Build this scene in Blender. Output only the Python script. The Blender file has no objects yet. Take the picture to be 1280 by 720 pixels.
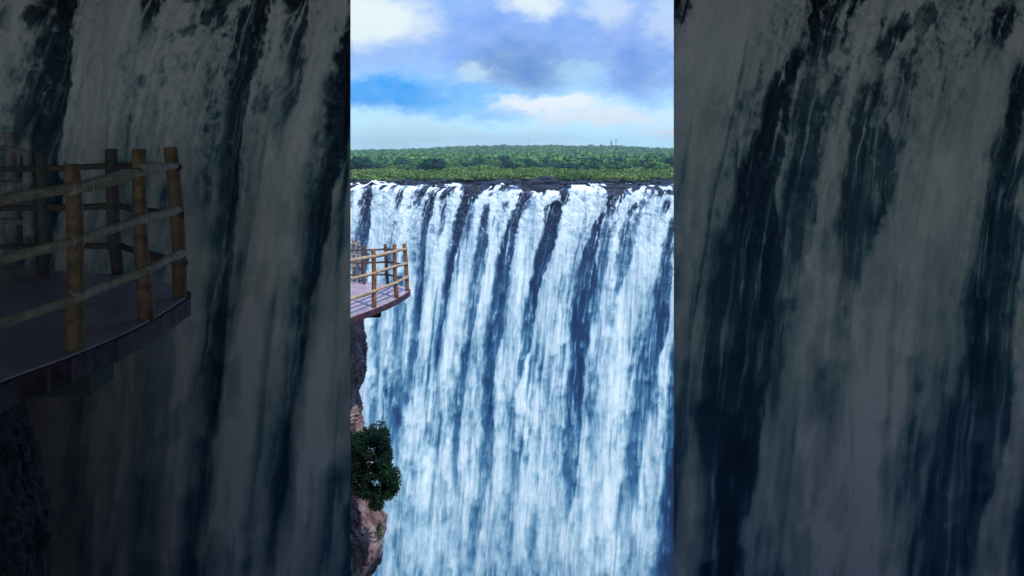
import bpy, math, random
import numpy as np
R = math.radians
random.seed(7)
S = bpy.context.scene
COL = S.collection

# ------------------------------------------------------------ camera
F = 800.0           # focal length in photo pixels (photo is 1280 wide)
HY = 192.0          # horizon row in the photo
cam_d = bpy.data.cameras.new('camera')
cam = bpy.data.objects.new('camera', cam_d); COL.objects.link(cam)
cam.location = (0, 0, 0); cam.rotation_euler = (R(90), 0, 0)
cam_d.sensor_width = 36; cam_d.lens = F/1280*36
cam_d.shift_y = -(360-HY)/1280
cam_d.clip_start = 0.05; cam_d.clip_end = 20000
S.camera = cam

# ------------------------------------------------------------ world
SUN_DIR = np.array([0.36, -0.42, 0.85]); SUN_DIR /= np.linalg.norm(SUN_DIR)
elev = math.asin(SUN_DIR[2]); azim = math.atan2(SUN_DIR[0], SUN_DIR[1])
W = bpy.data.worlds.new('World'); S.world = W; W.use_nodes = True
nt = W.node_tree; N = nt.nodes; L = nt.links
for n in list(N): N.remove(n)
wo = N.new('ShaderNodeOutputWorld'); bg = N.new('ShaderNodeBackground'); L.new(bg.outputs[0], wo.inputs[0])
SKY_STRENGTH = 0.1
BACK_TOP = -4.6       # top of the unseen rock wall added behind the camera to set shade
bg.inputs[1].default_value = SKY_STRENGTH
sky = N.new('ShaderNodeTexSky'); sky.sky_type = 'NISHITA'; sky.sun_disc = False
sky.sun_elevation = elev; sky.sun_rotation = azim
tc = N.new('ShaderNodeTexCoord')
KS = 10.4

def mth(op, a, b=None, c=None, clamp=False):
    n = N.new('ShaderNodeMath'); n.operation = op; n.use_clamp = clamp
    for i, v in enumerate((a, b, c)):
        if v is None: continue
        if isinstance(v, (int, float)): n.inputs[i].default_value = v
        else: L.new(v, n.inputs[i])
    return n.outputs[0]

def mixc(fac, a, b):
    n = N.new('ShaderNodeMix'); n.data_type = 'RGBA'; n.clamp_factor = True
    if isinstance(fac, (int, float)): n.inputs[0].default_value = fac
    else: L.new(fac, n.inputs[0])
    for i, v in ((6, a), (7, b)):
        if isinstance(v, tuple): n.inputs[i].default_value = (v[0], v[1], v[2], 1)
        else: L.new(v, n.inputs[i])
    return n.outputs[2]

mp = N.new('ShaderNodeMapping'); L.new(tc.outputs['Generated'], mp.inputs[0]); mp.inputs['Scale'].default_value = (1, 1, 1.9)
def wnoise(scale, detail, rough, off=0.0, dist=0.0):
    n = N.new('ShaderNodeTexNoise'); n.noise_dimensions = '4D'; n.inputs['W'].default_value = off
    n.inputs['Scale'].default_value = scale; n.inputs['Detail'].default_value = detail
    n.inputs['Roughness'].default_value = rough; n.inputs['Distortion'].default_value = dist
    L.new(mp.outputs[0], n.inputs['Vector']); return n
dn = wnoise(11, 8, .62, 2.0)
sepd = N.new('ShaderNodeSeparateXYZ'); L.new(dn.outputs['Color'], sepd.inputs[0])
sepg = N.new('ShaderNodeSeparateXYZ'); L.new(tc.outputs['Generated'], sepg.inputs[0])
dn2 = wnoise(38, 6, .6, 4.0); sep2 = N.new('ShaderNodeSeparateXYZ'); L.new(dn2.outputs['Color'], sep2.inputs[0])
gx = mth('ADD', mth('ADD', sepg.outputs[0], mth('MULTIPLY', mth('SUBTRACT', sepd.outputs[0], .5), .12)), mth('MULTIPLY', mth('SUBTRACT', sep2.outputs[0], .5), .06))
gz = mth('ADD', mth('ADD', sepg.outputs[2], mth('MULTIPLY', mth('SUBTRACT', sepd.outputs[1], .5), .055)), mth('MULTIPLY', mth('SUBTRACT', sep2.outputs[1], .5), .035))
front = mth('GREATER_THAN', sepg.outputs[1], 0.0)
def blob(px, py, sx, sy, power=1.0):
    x0, z0 = (px-640)/F*.985, (HY-py)/F*.985
    a = mth('DIVIDE', mth('SUBTRACT', gx, x0), sx/F)
    b = mth('DIVIDE', mth('SUBTRACT', gz, z0), sy/F)
    r2 = mth('ADD', mth('MULTIPLY', a, a), mth('MULTIPLY', b, b))
    e = mth('POWER', 2.71828, mth('MULTIPLY', mth('POWER', r2, 1.8), -.8))
    return mth('MULTIPLY', mth('MULTIPLY', e, power), front)
# vertical tint: pale cyan by the horizon, blue above
zf = mth('MULTIPLY', sepg.outputs[2], 5.5, clamp=True)
col = mixc(zf, (.80, 1.32, 1.5), (.13, .40, 1.02))
# broad broken cloud everywhere
cn = wnoise(5.5, 7, .55, 5.0, .3)
cm = N.new('ShaderNodeMapRange'); L.new(cn.outputs[0], cm.inputs[0]); cm.inputs[1].default_value = .46; cm.inputs[2].default_value = .66
col = mixc(mth('MULTIPLY', cm.outputs[0], .4), col, (.66, .76, .97))
for b in [
    ((640, 60, 120, 50), .8, (.20, .38, .92)),
    ((795, 62, 70, 55), .8, (.20, .38, .90)),
    ((470, 72, 60, 26), .6, (.27, .45, .92)),
    ((455, 28, 85, 34), 1.15, (.84, .97, .96)),
    ((662, 4, 36, 20), 1.0, (.80, .93, .99)),
    ((758, 12, 36, 22), .8, (.66, .80, .99)),
    ((832, 24, 26, 36), .7, (.62, .78, .98)),
    ((652, 86, 66, 30), .85, (.085, .24, .60)),
    ((800, 92, 40, 34), .8, (.13, .30, .80)),
    ((592, 92, 26, 12), .7, (.62, .86, 1.0)),
    ((722, 92, 32, 15), .75, (.42, .72, .98)),
    ((590, 130, 85, 20), .85, (.15, .56, 1.05)),
    ((482, 117, 90, 20), 1.15, (.0, .36, 1.0)),
    ((505, 168, 75, 22), .9, (.60, .90, .99)),
    ((690, 132, 62, 10), 1.2, (.95, 1.02, 1.08)),
    ((748, 150, 70, 11), 1.1, (.86, .96, 1.05)),
    ((640, 172, 80, 12), .7, (.62, .88, .99)),
    ((828, 168, 26, 8), .9, (.88, .92, .99)),
]:
    col = mixc(blob(*b[0], power=b[1]), col, b[2])
# fine wisps
wn = wnoise(22, 6, .6, 9.0, .4)
wm = N.new('ShaderNodeMapRange'); L.new(wn.outputs[0], wm.inputs[0]); wm.inputs[1].default_value = .35; wm.inputs[2].default_value = .72
col = mixc(mth('MULTIPLY', wm.outputs[0], .2), col, (.86, .93, 1.0))
sc = N.new('ShaderNodeVectorMath'); sc.operation = 'SCALE'; L.new(col, sc.inputs[0]); sc.inputs[3].default_value = KS
fin = mixc(.94, sky.outputs[0], sc.outputs[0])
L.new(fin, bg.inputs[0])

# ------------------------------------------------------------ sun
sd = bpy.data.lights.new('sun', 'SUN'); sd.energy = 3.4; sd.angle = R(.53); sd.color = (1, .95, .88)
so = bpy.data.objects.new('sun', sd); COL.objects.link(so)
from mathutils import Vector
so.rotation_euler = Vector(SUN_DIR).to_track_quat('Z', 'Y').to_euler()
S.view_settings.view_transform = 'Standard'; S.view_settings.look = 'None'
S.view_settings.exposure = 0.0; S.view_settings.gamma = 1.0
S.render.engine = 'CYCLES'
S.cycles.use_denoising = True
S.cycles.max_bounces = 5; S.cycles.diffuse_bounces = 3; S.cycles.volume_bounces = 0
S.cycles.transparent_max_bounces = 4

# ------------------------------------------------------------ numpy noise
def _hash(ix, iy, seed):
    h = (ix.astype(np.int64)*374761393 + iy.astype(np.int64)*668265263 + seed*1442695041) & 0xffffffff
    h = ((h ^ (h >> 13))*1274126177) & 0xffffffff
    h = (h ^ (h >> 16)) & 0xffffff
    return h/float(0xffffff)
def vn(x, y, seed=0):
    x0 = np.floor(x); y0 = np.floor(y); fx = x-x0; fy = y-y0
    fx = fx*fx*fx*(fx*(fx*6-15)+10); fy = fy*fy*fy*(fy*(fy*6-15)+10)
    a = _hash(x0, y0, seed); b = _hash(x0+1, y0, seed); c = _hash(x0, y0+1, seed); d = _hash(x0+1, y0+1, seed)
    return (a*(1-fx)+b*fx)*(1-fy) + (c*(1-fx)+d*fx)*fy
def fbm(x, y, octv=4, seed=0, rough=.55):
    s = 0; a = 1; t = 0
    for i in range(octv):
        s = s + a*(vn(x*2**i+i*17.3, y*2**i+i*9.1, seed+i)*2-1); t += a; a *= rough
    return s/t*1.5
def sstep(a, b, x):
    t = np.clip((x-a)/(b-a), 0, 1); return t*t*(3-2*t)

# ------------------------------------------------------------ object helpers
def tag(o, label=None, cat=None, group=None, kind=None):
    if label: o['label'] = label
    if cat: o['category'] = cat
    if group: o['group'] = group
    if kind: o['kind'] = kind
    return o
def empty(name, loc, label, cat, group=None):
    o = bpy.data.objects.new(name, None); COL.objects.link(o); o.location = loc; o.empty_display_size = .3
    return tag(o, label, cat, group)
def mesh(name, V, Fc, mat, parent=None, smooth=True, mats=None):
    me = bpy.data.meshes.new(name)
    V = np.asarray(V, dtype=np.float32)
    if isinstance(Fc, np.ndarray):
        nf, k = Fc.shape
        me.vertices.add(len(V)); me.vertices.foreach_set('co', V.ravel())
        me.loops.add(nf*k); me.loops.foreach_set('vertex_index', Fc.astype(np.int32).ravel())
        me.polygons.add(nf)
        me.polygons.foreach_set('loop_start', np.arange(0, nf*k, k, dtype=np.int32))
        me.polygons.foreach_set('loop_total', np.full(nf, k, dtype=np.int32))
        me.update(calc_edges=True)
    else:
        me.from_pydata([tuple(map(float, v)) for v in V], [], [tuple(map(int, f)) for f in Fc]); me.update()
    me.polygons.foreach_set('use_smooth', np.full(len(me.polygons), smooth))
    if mat is not None: me.materials.append(mat)
    o = bpy.data.objects.new(name, me); COL.objects.link(o)
    if parent is not None:
        o.parent = parent
        o.matrix_parent_inverse = parent_inv(parent)
    return o
def parent_inv(p):
    from mathutils import Matrix
    chain = Matrix.Identity(4)
    while p is not None:
        chain = (p.matrix_parent_inverse @ Matrix.LocRotScale(p.location, p.rotation_euler, p.scale)) @ chain if p.parent else Matrix.LocRotScale(p.location, p.rotation_euler, p.scale) @ chain
        p = p.parent
    return chain.inverted()
def grid_faces(nr, nc, flip=False):
    i = np.arange(nr-1)[:, None]*nc + np.arange(nc-1)[None, :]
    i = i.ravel()
    f = np.stack([i, i+1, i+nc+1, i+nc], 1)
    return f[:, ::-1] if flip else f
def set_attr(me, name, arr):
    a = me.attributes.new(name, 'FLOAT', 'POINT'); a.data.foreach_set('value', np.asarray(arr, dtype=np.float32).ravel())
def unproj(px, py, H):
    d = H*F/(py-HY); return (px-640)/F*d, d

class MB:
    def __init__(s): s.v = []; s.f = []
    def add(s, V, Fc):
        b = len(s.v); s.v += [tuple(v) for v in V]; s.f += [tuple(b+i for i in f) for f in Fc]
    def box(s, c, d, rz=0):
        V = []
        for sx in (-1, 1):
            for sy in (-1, 1):
                for sz in (-1, 1):
                    x, y, z = sx*d[0]/2, sy*d[1]/2, sz*d[2]/2
                    V.append((c[0]+x*math.cos(rz)-y*math.sin(rz), c[1]+x*math.sin(rz)+y*math.cos(rz), c[2]+z))
        s.add(V, [(0, 1, 3, 2), (4, 6, 7, 5), (0, 4, 5, 1), (2, 3, 7, 6), (0, 2, 6, 4), (1, 5, 7, 3)])
    def log(s, p0, p1, r0, r1, seg=14, rings=12, wob=.06, rnd=None, dome=True):
        rnd = rnd or random
        p0 = Vector(p0); p1 = Vector(p1); ax = (p1-p0); ln = ax.length; ax.normalize()
        u = ax.orthogonal().normalized(); w = ax.cross(u)
        ph = [rnd.uniform(0, 6.28) for _ in range(4)]; bend = rnd.uniform(-.25, .25)*r0
        ts = [i/(rings-1) for i in range(rings)]
        prof = [(t, 1.0) for t in ts]
        if dome: prof = [(-.0, .0), (0.0, .8)] + [(max(.006, min(.994, t)), 1) for t in ts] + [(1.0, .8), (1.0, .0)]
        V = []
        for t, k in prof:
            c = p0 + ax*(t*ln) + u*(bend*math.sin(t*math.pi)*1.5) + w*(.6*bend*math.sin(t*7+ph[0]))
            for j in range(seg):
                a = 2*math.pi*j/seg
                r = (r0+(r1-r0)*t)*k*(1+wob*math.sin(2*a+ph[1]+t*3)+wob*.7*math.sin(3*a+ph[2]-t*5)+wob*.5*math.sin(t*ln*11+ph[3]))
                V.append(c+u*(r*math.cos(a))+w*(r*math.sin(a)))
        Fc = []
        n = len(prof)
        for i in range(n-1):
            for j in range(seg):
                a = i*seg+j; b = i*seg+(j+1) % seg
                Fc.append((a, b, b+seg, a+seg))
        s.add(V, Fc)
    def build(s, name, mat, parent=None, smooth=True):
        return mesh(name, s.v, s.f, mat, parent, smooth)

# ------------------------------------------------------------ materials
def new_mat(name):
    m = bpy.data.materials.new(name); m.use_nodes = True
    return m, m.node_tree, m.node_tree.nodes['Principled BSDF']
def ramp(t, stops):
    r = t.nodes.new('ShaderNodeValToRGB'); cr = r.color_ramp
    while len(cr.elements) < len(stops): cr.elements.new(.5)
    for e, (p, c) in zip(cr.elements, stops): e.position = p; e.color = (*c, 1)
    return r
def tnoise(t, scale, detail=5, rough=.6, vec=None, dist=0):
    n = t.nodes.new('ShaderNodeTexNoise'); n.inputs['Scale'].default_value = scale; n.inputs['Detail'].default_value = detail
    n.inputs['Roughness'].default_value = rough; n.inputs['Distortion'].default_value = dist
    if vec is not None: t.links.new(vec, n.inputs['Vector'])
    return n
def tmap(t, scale, out='Object'):
    c = t.nodes.new('ShaderNodeTexCoord'); m = t.nodes.new('ShaderNodeMapping'); m.inputs['Scale'].default_value = scale
    t.links.new(c.outputs[out], m.inputs[0]); return m.outputs[0]
def bump(t, h, strength, dist, bs):
    b = t.nodes.new('ShaderNodeBump'); b.inputs['Strength'].default_value = strength; b.inputs['Distance'].default_value = dist
    t.links.new(h, b.inputs['Height']); t.links.new(b.outputs[0], bs.inputs['Normal']); return b

def rock_mat(name, stops, scale, stretch=(1, 1, 1), bd=.1, rough=.8, bs_=.6):
    m, t, b = new_mat(name)
    v = tmap(t, tuple(scale*s for s in stretch))
    n = tnoise(t, 1, 8, .65, v, .5); r = ramp(t, stops); t.links.new(n.outputs[0], r.inputs[0])
    n2 = tnoise(t, 5, 6, .7, v)
    mx = t.nodes.new('ShaderNodeMix'); mx.data_type = 'RGBA'; mx.blend_type = 'MULTIPLY'; mx.inputs[0].default_value = .6
    r2 = ramp(t, [(.35, (.45, .45, .45)), (.65, (1.25, 1.25, 1.25))]); t.links.new(n2.outputs[0], r2.inputs[0])
    t.links.new(r.outputs[0], mx.inputs[6]); t.links.new(r2.outputs[0], mx.inputs[7])
    t.links.new(mx.outputs[2], b.inputs['Base Color']); b.inputs['Roughness'].default_value = rough
    n3 = tnoise(t, 3, 9, .7, v); bump(t, n3.outputs[0], bs_, bd, b)
    return m
M_wet = rock_mat('wet_basalt', [(.3, (.012, .016, .03)), (.55, (.03, .03, .045)), (.75, (.07, .065, .08))], .5, bd=.3, rough=.45)
M_wetfar = rock_mat('lip_basalt', [(.3, (.006, .007, .016)), (.5, (.018, .017, .032)), (.72, (.05, .04, .065))], .25, bd=1.0, rough=.6)
M_cliff = rock_mat('red_cliff_rock', [(.32, (.04, .025, .03)), (.43, (.17, .095, .10)), (.55, (.33, .22, .23)), (.68, (.50, .43, .46))], 2.2, (1, 1, .5), bd=.15, bs_=1.0)

def water_mat(name, unit, stops=None):
    m, t, b = new_mat(name)
    a = t.nodes.new('ShaderNodeAttribute'); a.attribute_name = 'foam'
    k = t.nodes.new('ShaderNodeAttribute'); k.attribute_name = 'rock'
    v = tmap(t, (1/unit, 1/unit, .45/unit))
    n = tnoise(t, .9, 5, .7, v)
    mm = t.nodes.new('ShaderNodeMath'); mm.operation = 'MULTIPLY_ADD'; t.links.new(n.outputs[0], mm.inputs[0]); mm.inputs[1].default_value = .16; mm.inputs[2].default_value = -.08
    ad = t.nodes.new('ShaderNodeMath'); ad.operation = 'ADD'; t.links.new(a.outputs['Fac'], ad.inputs[0]); t.links.new(mm.outputs[0], ad.inputs[1])
    rw = ramp(t, stops or WATER_STOPS); t.links.new(ad.outputs[0], rw.inputs[0])
    rr = ramp(t, ROCK_STOPS if stops is None else WARM_LIGHT_ROCK); t.links.new(ad.outputs[0], rr.inputs[0])
    mx = t.nodes.new('ShaderNodeMix'); mx.data_type = 'RGBA'
    t.links.new(k.outputs['Fac'], mx.inputs[0]); t.links.new(rw.outputs[0], mx.inputs[6]); t.links.new(rr.outputs[0], mx.inputs[7])
    t.links.new(mx.outputs[2], b.inputs['Base Color'])
    rg = ramp(t, [(.1, (.45,)*3), (.5, (.85,)*3)]); t.links.new(a.outputs['Fac'], rg.inputs[0]); t.links.new(rg.outputs[0], b.inputs['Roughness'])
    b.inputs['Specular IOR Level'].default_value = .3
    bump(t, n.outputs[0], .25, unit*.6, b)
    return m
WATER_STOPS = [(0.0, (.003, .017, .06)), (.22, (.008, .048, .145)), (.42, (.055, .19, .32)), (.60, (.27, .45, .53)), (.80, (.60, .75, .77)), (1.0, (.90, .95, .92))]
ROCK_STOPS = [(0.0, (.005, .006, .015)), (.25, (.016, .019, .038)), (.45, (.13, .18, .27)), (.60, (.45, .54, .62)), (.78, (.78, .86, .86)), (1.0, (.93, .96, .93))]
M_water_far = water_mat('falling_water', .3)
WARM_LIGHT_STOPS = [(0.0, (.010, .030, .060)), (.22, (.022, .065, .12)), (.42, (.10, .19, .25)), (.60, (.33, .40, .40)), (.80, (.58, .54, .49)), (1.0, (.93, .78, .70))]  # same water, warm tone painted in to offset the blue shade light
WARM_LIGHT_ROCK = [(0.0, (.008, .012, .022)), (.25, (.022, .030, .045)), (.45, (.15, .17, .19)), (.60, (.45, .45, .42)), (.80, (.78, .66, .60)), (1.0, (.95, .77, .70))]  # rock ramp with the same painted warm light tone
M_water_near = water_mat('warm_light_water', .0356, WARM_LIGHT_STOPS)

# ------------------------------------------------------------ waterfall pattern
# dark gaps between the streams: (x, y, half width) down each gap, then depth
BANDS = [
 ([(460,233,4),(458,245,7),(456,262,8),(452,290,9),(451,310,9),(451,335,9),(450,380,6)], .9),
 ([(501,345,4),(503,372,6),(504,400,8),(501,440,9),(498,490,9),(497,520,8),(495,548,5)], .75),
 ([(476,400,3),(474,440,4),(472,500,5),(468,540,4)], .45),
 ([(541,240,5),(541,248,6),(536,262,6),(533,280,4),(530,300,3.5),(527,330,4),(524,360,5),(523,390,5),(520,420,5),(514,470,4.5),(508,510,4)], .85),
 ([(556,240,3),(555,250,4),(553,278,3),(549,300,2)], .8),
 ([(503,238,3),(501,248,4),(499,258,2)], .95),
 ([(524,236,6),(519,246,5)], .7),
 ([(592,232,13),(588,240,12),(584,250,10),(578,262,7),(573,280,6),(569,300,5.5),(566,320,5),(562,340,5),(558,360,5),(554,385,4),(550,410,3.5),(548,430,3.5),(545,460,3)], 1.0),
 ([(590,258,5),(586,268,6),(580,288,5),(575,305,4)], .5),
 ([(609,256,4),(607,265,5),(604,285,6),(601,310,6),(598,335,7),(595,360,8),(589,388,7),(585,415,6),(580,445,6),(576,475,5.5),(573,500,5.5),(571,535,5),(569,570,4),(568,610,3)], .85),
 ([(660,240,8),(654,250,7),(648,264,6),(642,282,7),(636,300,9),(631,325,10),(626,350,10),(621,380,9),(619,405,10),(617,430,9),(613,460,6),(610,490,6),(609,520,8),(611,548,8),(608,580,7),(602,615,6),(597,650,7),(591,682,6),(588,715,5)], .9),
 ([(632,254,5),(632,262,3)], .8),
 ([(706,238,4),(704,250,6),(692,258,11),(689,270,10),(688,290,9),(682,310,9),(675,330,8),(670,350,8),(666,370,7),(661,390,7),(659,412,7),(656,435,6),(651,458,5),(646,480,3)], 1.0),
 ([(752,268,3),(748,276,5),(742,298,6),(735,318,9),(733,338,14),(731,360,14),(728,385,13),(725,405,13),(723,432,11),(720,458,9),(717,490,11),(715,518,11),(713,550,11),(711,585,9),(709,620,7),(706,645,4)], 1.0),
 ([(757,276,3),(755,300,6),(752,325,7),(748,352,7),(743,378,5),(740,400,3)], .7),
 ([(773,237,11),(768,248,9),(764,262,7),(760,270,4)], 1.0),
 ([(792,258,4),(787,266,4),(784,274,2)], .9),
 ([(795,268,3),(793,280,4),(790,300,3)], .6),
 ([(782,280,5),(781,298,8),(779,318,9),(776,336,8),(772,352,5),(768,368,4)], .8),
 ([(764,395,3),(761,412,2.5)], .5),
 ([(742,465,4),(741,482,6),(736,505,6),(732,530,5)], .55),
 ([(840,272,3),(837,285,4),(834,310,6),(830,340,8),(826,365,10),(823,390,11),(822,410,10),(819,430,8),(815,450,5)], .9),
 ([(812,400,4),(808,430,6),(808,462,8),(803,488,8),(797,518,10),(793,548,11),(789,575,10),(787,600,7),(789,628,5)], .9),
 ([(834,252,4),(831,260,5),(828,268,3)], .95),
 ([(818,236,6),(814,242,3)], .8),
 ([(838,440,3),(838,480,5),(838,530,8),(837,560,8),(837,600,10),(835,640,14),(832,680,18),(829,722,22)], 1.0),
 ([(815,470,4),(813,495,8),(810,520,6)], .5),
 ([(690,395,2),(686,410,3),(684,470,4),(681,510,3)], .35),
 ([(675,615,3),(672,632,5),(667,665,4),(663,700,4)], .45),
 ([(649,575,2),(647,590,4),(646,605,2)], .45),
 ([(640,410,2),(640,440,3),(637,470,3)], .3),
 ([(511,612,3),(509,635,6),(506,660,3)], .3),
]
# the thickest white streams, the same way
STREAMS = [
 [(737,234,20),(722,255,23),(708,285,19),(697,320,18),(690,360,16),(684,400,14),(680,440,10)],
 [(684,246,9),(668,272,13),(656,310,13),(649,350,11),(642,400,10)],
 [(640,238,12),(622,248,9),(613,275,5),(616,300,6),(610,330,7),(605,360,8),(600,395,8),(597,435,7)],
 [(607,246,10),(599,264,7),(591,290,7),(583,330,8),(575,360,9),(567,400,10),(559,435,8),(553,480,8)],
 [(842,258,9),(824,280,12),(809,310,13),(799,345,14),(788,375,13),(778,400,12),(772,440,11),(765,480,11),(758,520,11),(750,565,10),(738,600,9),(728,640,8)],
 [(577,238,5),(567,260,6),(559,285,7),(551,310,8),(545,350,8),(538,400,8),(530,450,8)],
 [(492,238,12),(481,270,11),(474,300,11),(470,330,9)],
 [(447,234,5),(444,300,6),(445,400,6)],
 [(757,350,5),(754,390,8),(750,425,9),(744,452,6)],
 [(800,245,12),(795,252,6)],
 [(538,560,9),(534,600,10),(527,660,9),(522,720,9)],
 [(687,560,4),(684,600,6),(680,650,8),(680,720,11)],
 [(708,670,6),(704,722,11)],
 [(655,580,6),(652,620,6),(648,700,5)],
 [(622,540,5),(616,600,5),(612,680,6)],
 [(493,640,5),(488,722,8)],
 [(452,392,9),(455,440,12),(458,480,12),(462,540,10)],
 [(481,395,3),(480,440,4),(477,520,4)],
 [(512,330,4),(511,400,4),(507,470,3)],
]
rs = np.random.RandomState(3)
for side in (-1, 1):        # more gaps beyond what the photo shows, to either side
    x = 425. if side < 0 else 862.
    while 120 < x < 1160:
        w = rs.uniform(3, 10); dx = rs.uniform(.05, .18); y1 = rs.uniform(420, 700)
        BANDS.append(([(x, 236, w*.8), (x-18*dx*6, 300, w), (x-18*dx*6-dx*(y1-300)*.6, y1, w*.7)], rs.uniform(.6, 1)))
        x += side*rs.uniform(16, 44)

THREADS = []
for _ in range(150):        # thin dark slits between the strands
    x = rs.uniform(300, 1000); y0 = rs.uniform(240, 620); ln = rs.uniform(40, 150); w = rs.uniform(.5, 1.9); sl = rs.uniform(.03, .12)+(.12 if y0 < 300 else 0)
    THREADS.append(([(x, y0, w*.6), (x-sl*ln*.5, y0+ln*.5, w), (x-sl*ln*.9, y0+ln, w*.5)], rs.uniform(.35, .8)))
def comets(x, y, D, n, seed, ymin=300, k=1.0):
    """pointed falling wads of spray: bright ragged lower tip, fading upwards"""
    r = np.random.RandomState(seed)
    xs = x[0, :]; ys = y[:, 0]
    x0, x1 = xs.min(), xs.max()
    for _ in range(int(n*(x1-x0)/404)):
        cx = r.uniform(x0, x1); cy = ymin + (722-ymin)*r.uniform(0, 1)**.9
        if cy > ys.max()+5: continue
        ln = r.uniform(14, 46); w = r.uniform(1.2, 4.2); ln *= k; w *= k; a = r.uniform(.06, .24)*min(1, (cy-ymin)/60+.3)
        i0, i1 = np.searchsorted(ys, [cy-ln*1.3, cy+4]); j0, j1 = np.searchsorted(xs, [cx-w*2-2, cx+w*2+ln*.12+2])
        if i1-i0 < 2 or j1-j0 < 2: continue
        X = x[i0:i1, j0:j1]; Y = y[i0:i1, j0:j1]
        t = (cy-Y)/ln                       # 0 at the tip, 1 at the top of the tail
        dxr = .6*w*fbm((Y+cx)/6., Y*0+cx, 2, 5)
        ww = w*np.clip(np.sqrt(np.clip(t*5+.05, 0, 1)), .01, 1)*(1+.5*t)
        dx = X-(cx+.10*(cy-Y))-dxr
        g = np.exp(-(dx/np.maximum(ww, .2))**2)*np.exp(-np.clip(t, 0, None)*2.2)*sstep(-.06, .06, t)
        D[i0:i1, j0:j1] += a*g
        D[i0:i1, j0:j1] -= a*.25*np.exp(-(dx/(w*1.1))**2)*np.exp(-((Y-cy-3.5)/3.)**2)

def xs_step(a): return float(abs(a[len(a)//2+1]-a[len(a)//2]))
def foam_map(x, y, seed=11, big=False):
    lean = 22*(1-np.exp(-np.clip(y-232, 0, None)/70)) + .075*(y-232)
    wx = 2.2*fbm(x/26, y/70, 3, 50) + .8*fbm(x/7, y/22, 3, 51)
    u = x + lean + wx
    T = np.exp(-np.clip(y-235, 0, None)/75.)
    M = sstep(440, 700, y)
    D = .72 + .05*T + .12*fbm(u/17, y/150, 3, seed) + (.11+.08*T)*fbm(u/6, y/80, 3, seed+1) + (.03+.09*T)*fbm(u/2., y/40, 3, seed+2)
    bil = 1-2.2*np.abs(fbm(u/7, y/36, 4, seed+3, .6))                       # billowing falling wads
    bil2 = 1-2.2*np.abs(fbm(u/4, y/9, 4, seed+33, .6))
    D += (1-T)*(.17*(bil-.45) + .09*(bil2-.45))
    D += (.13*T)                                                             # the fresh white head of each stream
    gran = fbm(u/2.2, y/4.5, 4, seed+5, .65)
    D -= T*(.60 if big else .32)*np.clip(gran-.10, 0, None)
    D += T*.35*np.clip(fbm(x/1.3, y/1.8, 4, seed+60, .7), -1, .6)*(.7 if big else .5)
    if big: D += .08*fbm(u/1.3, y/34, 4, seed+30, .65) + .10*fbm(u/4, y/60, 3, seed+31)
    # left part is thin and bluer
    left = sstep(560, 470, x)*sstep(290, 400, y)*sstep(640, 520, y)
    D -= left*(.08+.14*fbm(u/2.4, y/60, 3, seed+6))
    D -= .07*sstep(285, 380, y)*(1-M) + .02*M
    h2 = sstep(.12, .34, fbm((x+.9*y)/8, y/6.5, 4, 93))*sstep(252, 236, y)
    D = D*(1-.85*h2) + .05*h2
    tot = np.zeros_like(D); hard = np.zeros_like(D)
    ew = .30*fbm(x/5, y/14, 4, 70) + .45*T*fbm(x/2.5, y/3.5, 4, 71)
    for bi, (pts, dep) in enumerate(BANDS+THREADS):
        P = np.array(pts, float)
        xa, xb = P[:, 0].min()-35, P[:, 0].max()+35
        cols = np.where((x[0, :] > xa) & (x[0, :] < xb))[0]
        if len(cols) < 2: continue
        j = slice(cols[0], cols[-1]+1)
        Y = y[:, j]
        cx = np.interp(Y, P[:, 1], P[:, 0]); hw = np.interp(Y, P[:, 1], P[:, 2])*1.04
        dx = x[:, j]+wx[:, j]*.5-cx; dd = np.abs(dx) + ew[:, j]*np.minimum(hw, 7)*1.1
        soft = np.where(dx > 0, 1.3, 1.6+3.4*(1-T[:, j])) if bi < len(BANDS) else np.where(dx > 0, .8, 1.8)+0*Y  # softer left edge: side shading of each stream put into the foam
        m = 1-sstep(hw-soft, hw+soft, dd)
        m *= sstep(P[0, 1]-6, P[0, 1]+3, Y)*(1-sstep(P[-1, 1]-14, P[-1, 1]+22, Y))
        tot[:, j] = np.maximum(tot[:, j], m*dep)
    inner = .10 + .16*np.clip(fbm(u/2.2, y/55, 3, seed+8), 0, None) + .55*np.clip(fbm(u/3.2, y/18, 4, seed+9)-.38, 0, None)
    inner += (.35+.5*T)*np.clip(fbm(u/1.5, y/38, 4, seed+12, .6)-.22, 0, None)
    inner += T*.95*np.clip(fbm(x/2.4, y/4.2, 4, seed+10, .7)-.22, 0, None)
    inner += .03*M
    D = D*(1-tot) + inner*tot
    boost = np.zeros_like(D)
    for pts in STREAMS:
        P = np.array(pts, float)
        cols = np.where((x[0, :] > P[:, 0].min()-40) & (x[0, :] < P[:, 0].max()+40))[0]
        if len(cols) < 2: continue
        j = slice(cols[0], cols[-1]+1); Y = y[:, j]
        d = np.abs(x[:, j]+wx[:, j]*.8-np.interp(Y, P[:, 1], P[:, 0]))/np.interp(Y, P[:, 1], P[:, 2])
        mm = np.exp(-d**2*1.1)*sstep(P[0, 1]-6, P[0, 1]+4, Y)*(1-sstep(P[-1, 1]-30, P[-1, 1]+15, Y))
        boost[:, j] = np.maximum(boost[:, j], mm)
    D = D + (np.maximum(D, .86+.12*T+.10*fbm(u/4, y/40, 4, seed+20)+.12*(bil-.5)*(1-T)+.10*fbm(u/8, y/14, 3, seed+21)*(1-T))-D)*boost*(.85-.35*M)*(1-tot*.8)
    # random extra rock islands and lacy holes near the head
    isl = fbm(u/9, y/16, 4, 90)
    h = sstep(.52, .80, isl + .25*T)*T*(1-boost*.9)
    D = D*(1-h*.75) + h*.08
    # soft haze of spray low down: less contrast
    right = sstep(800, 830, x)
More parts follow.
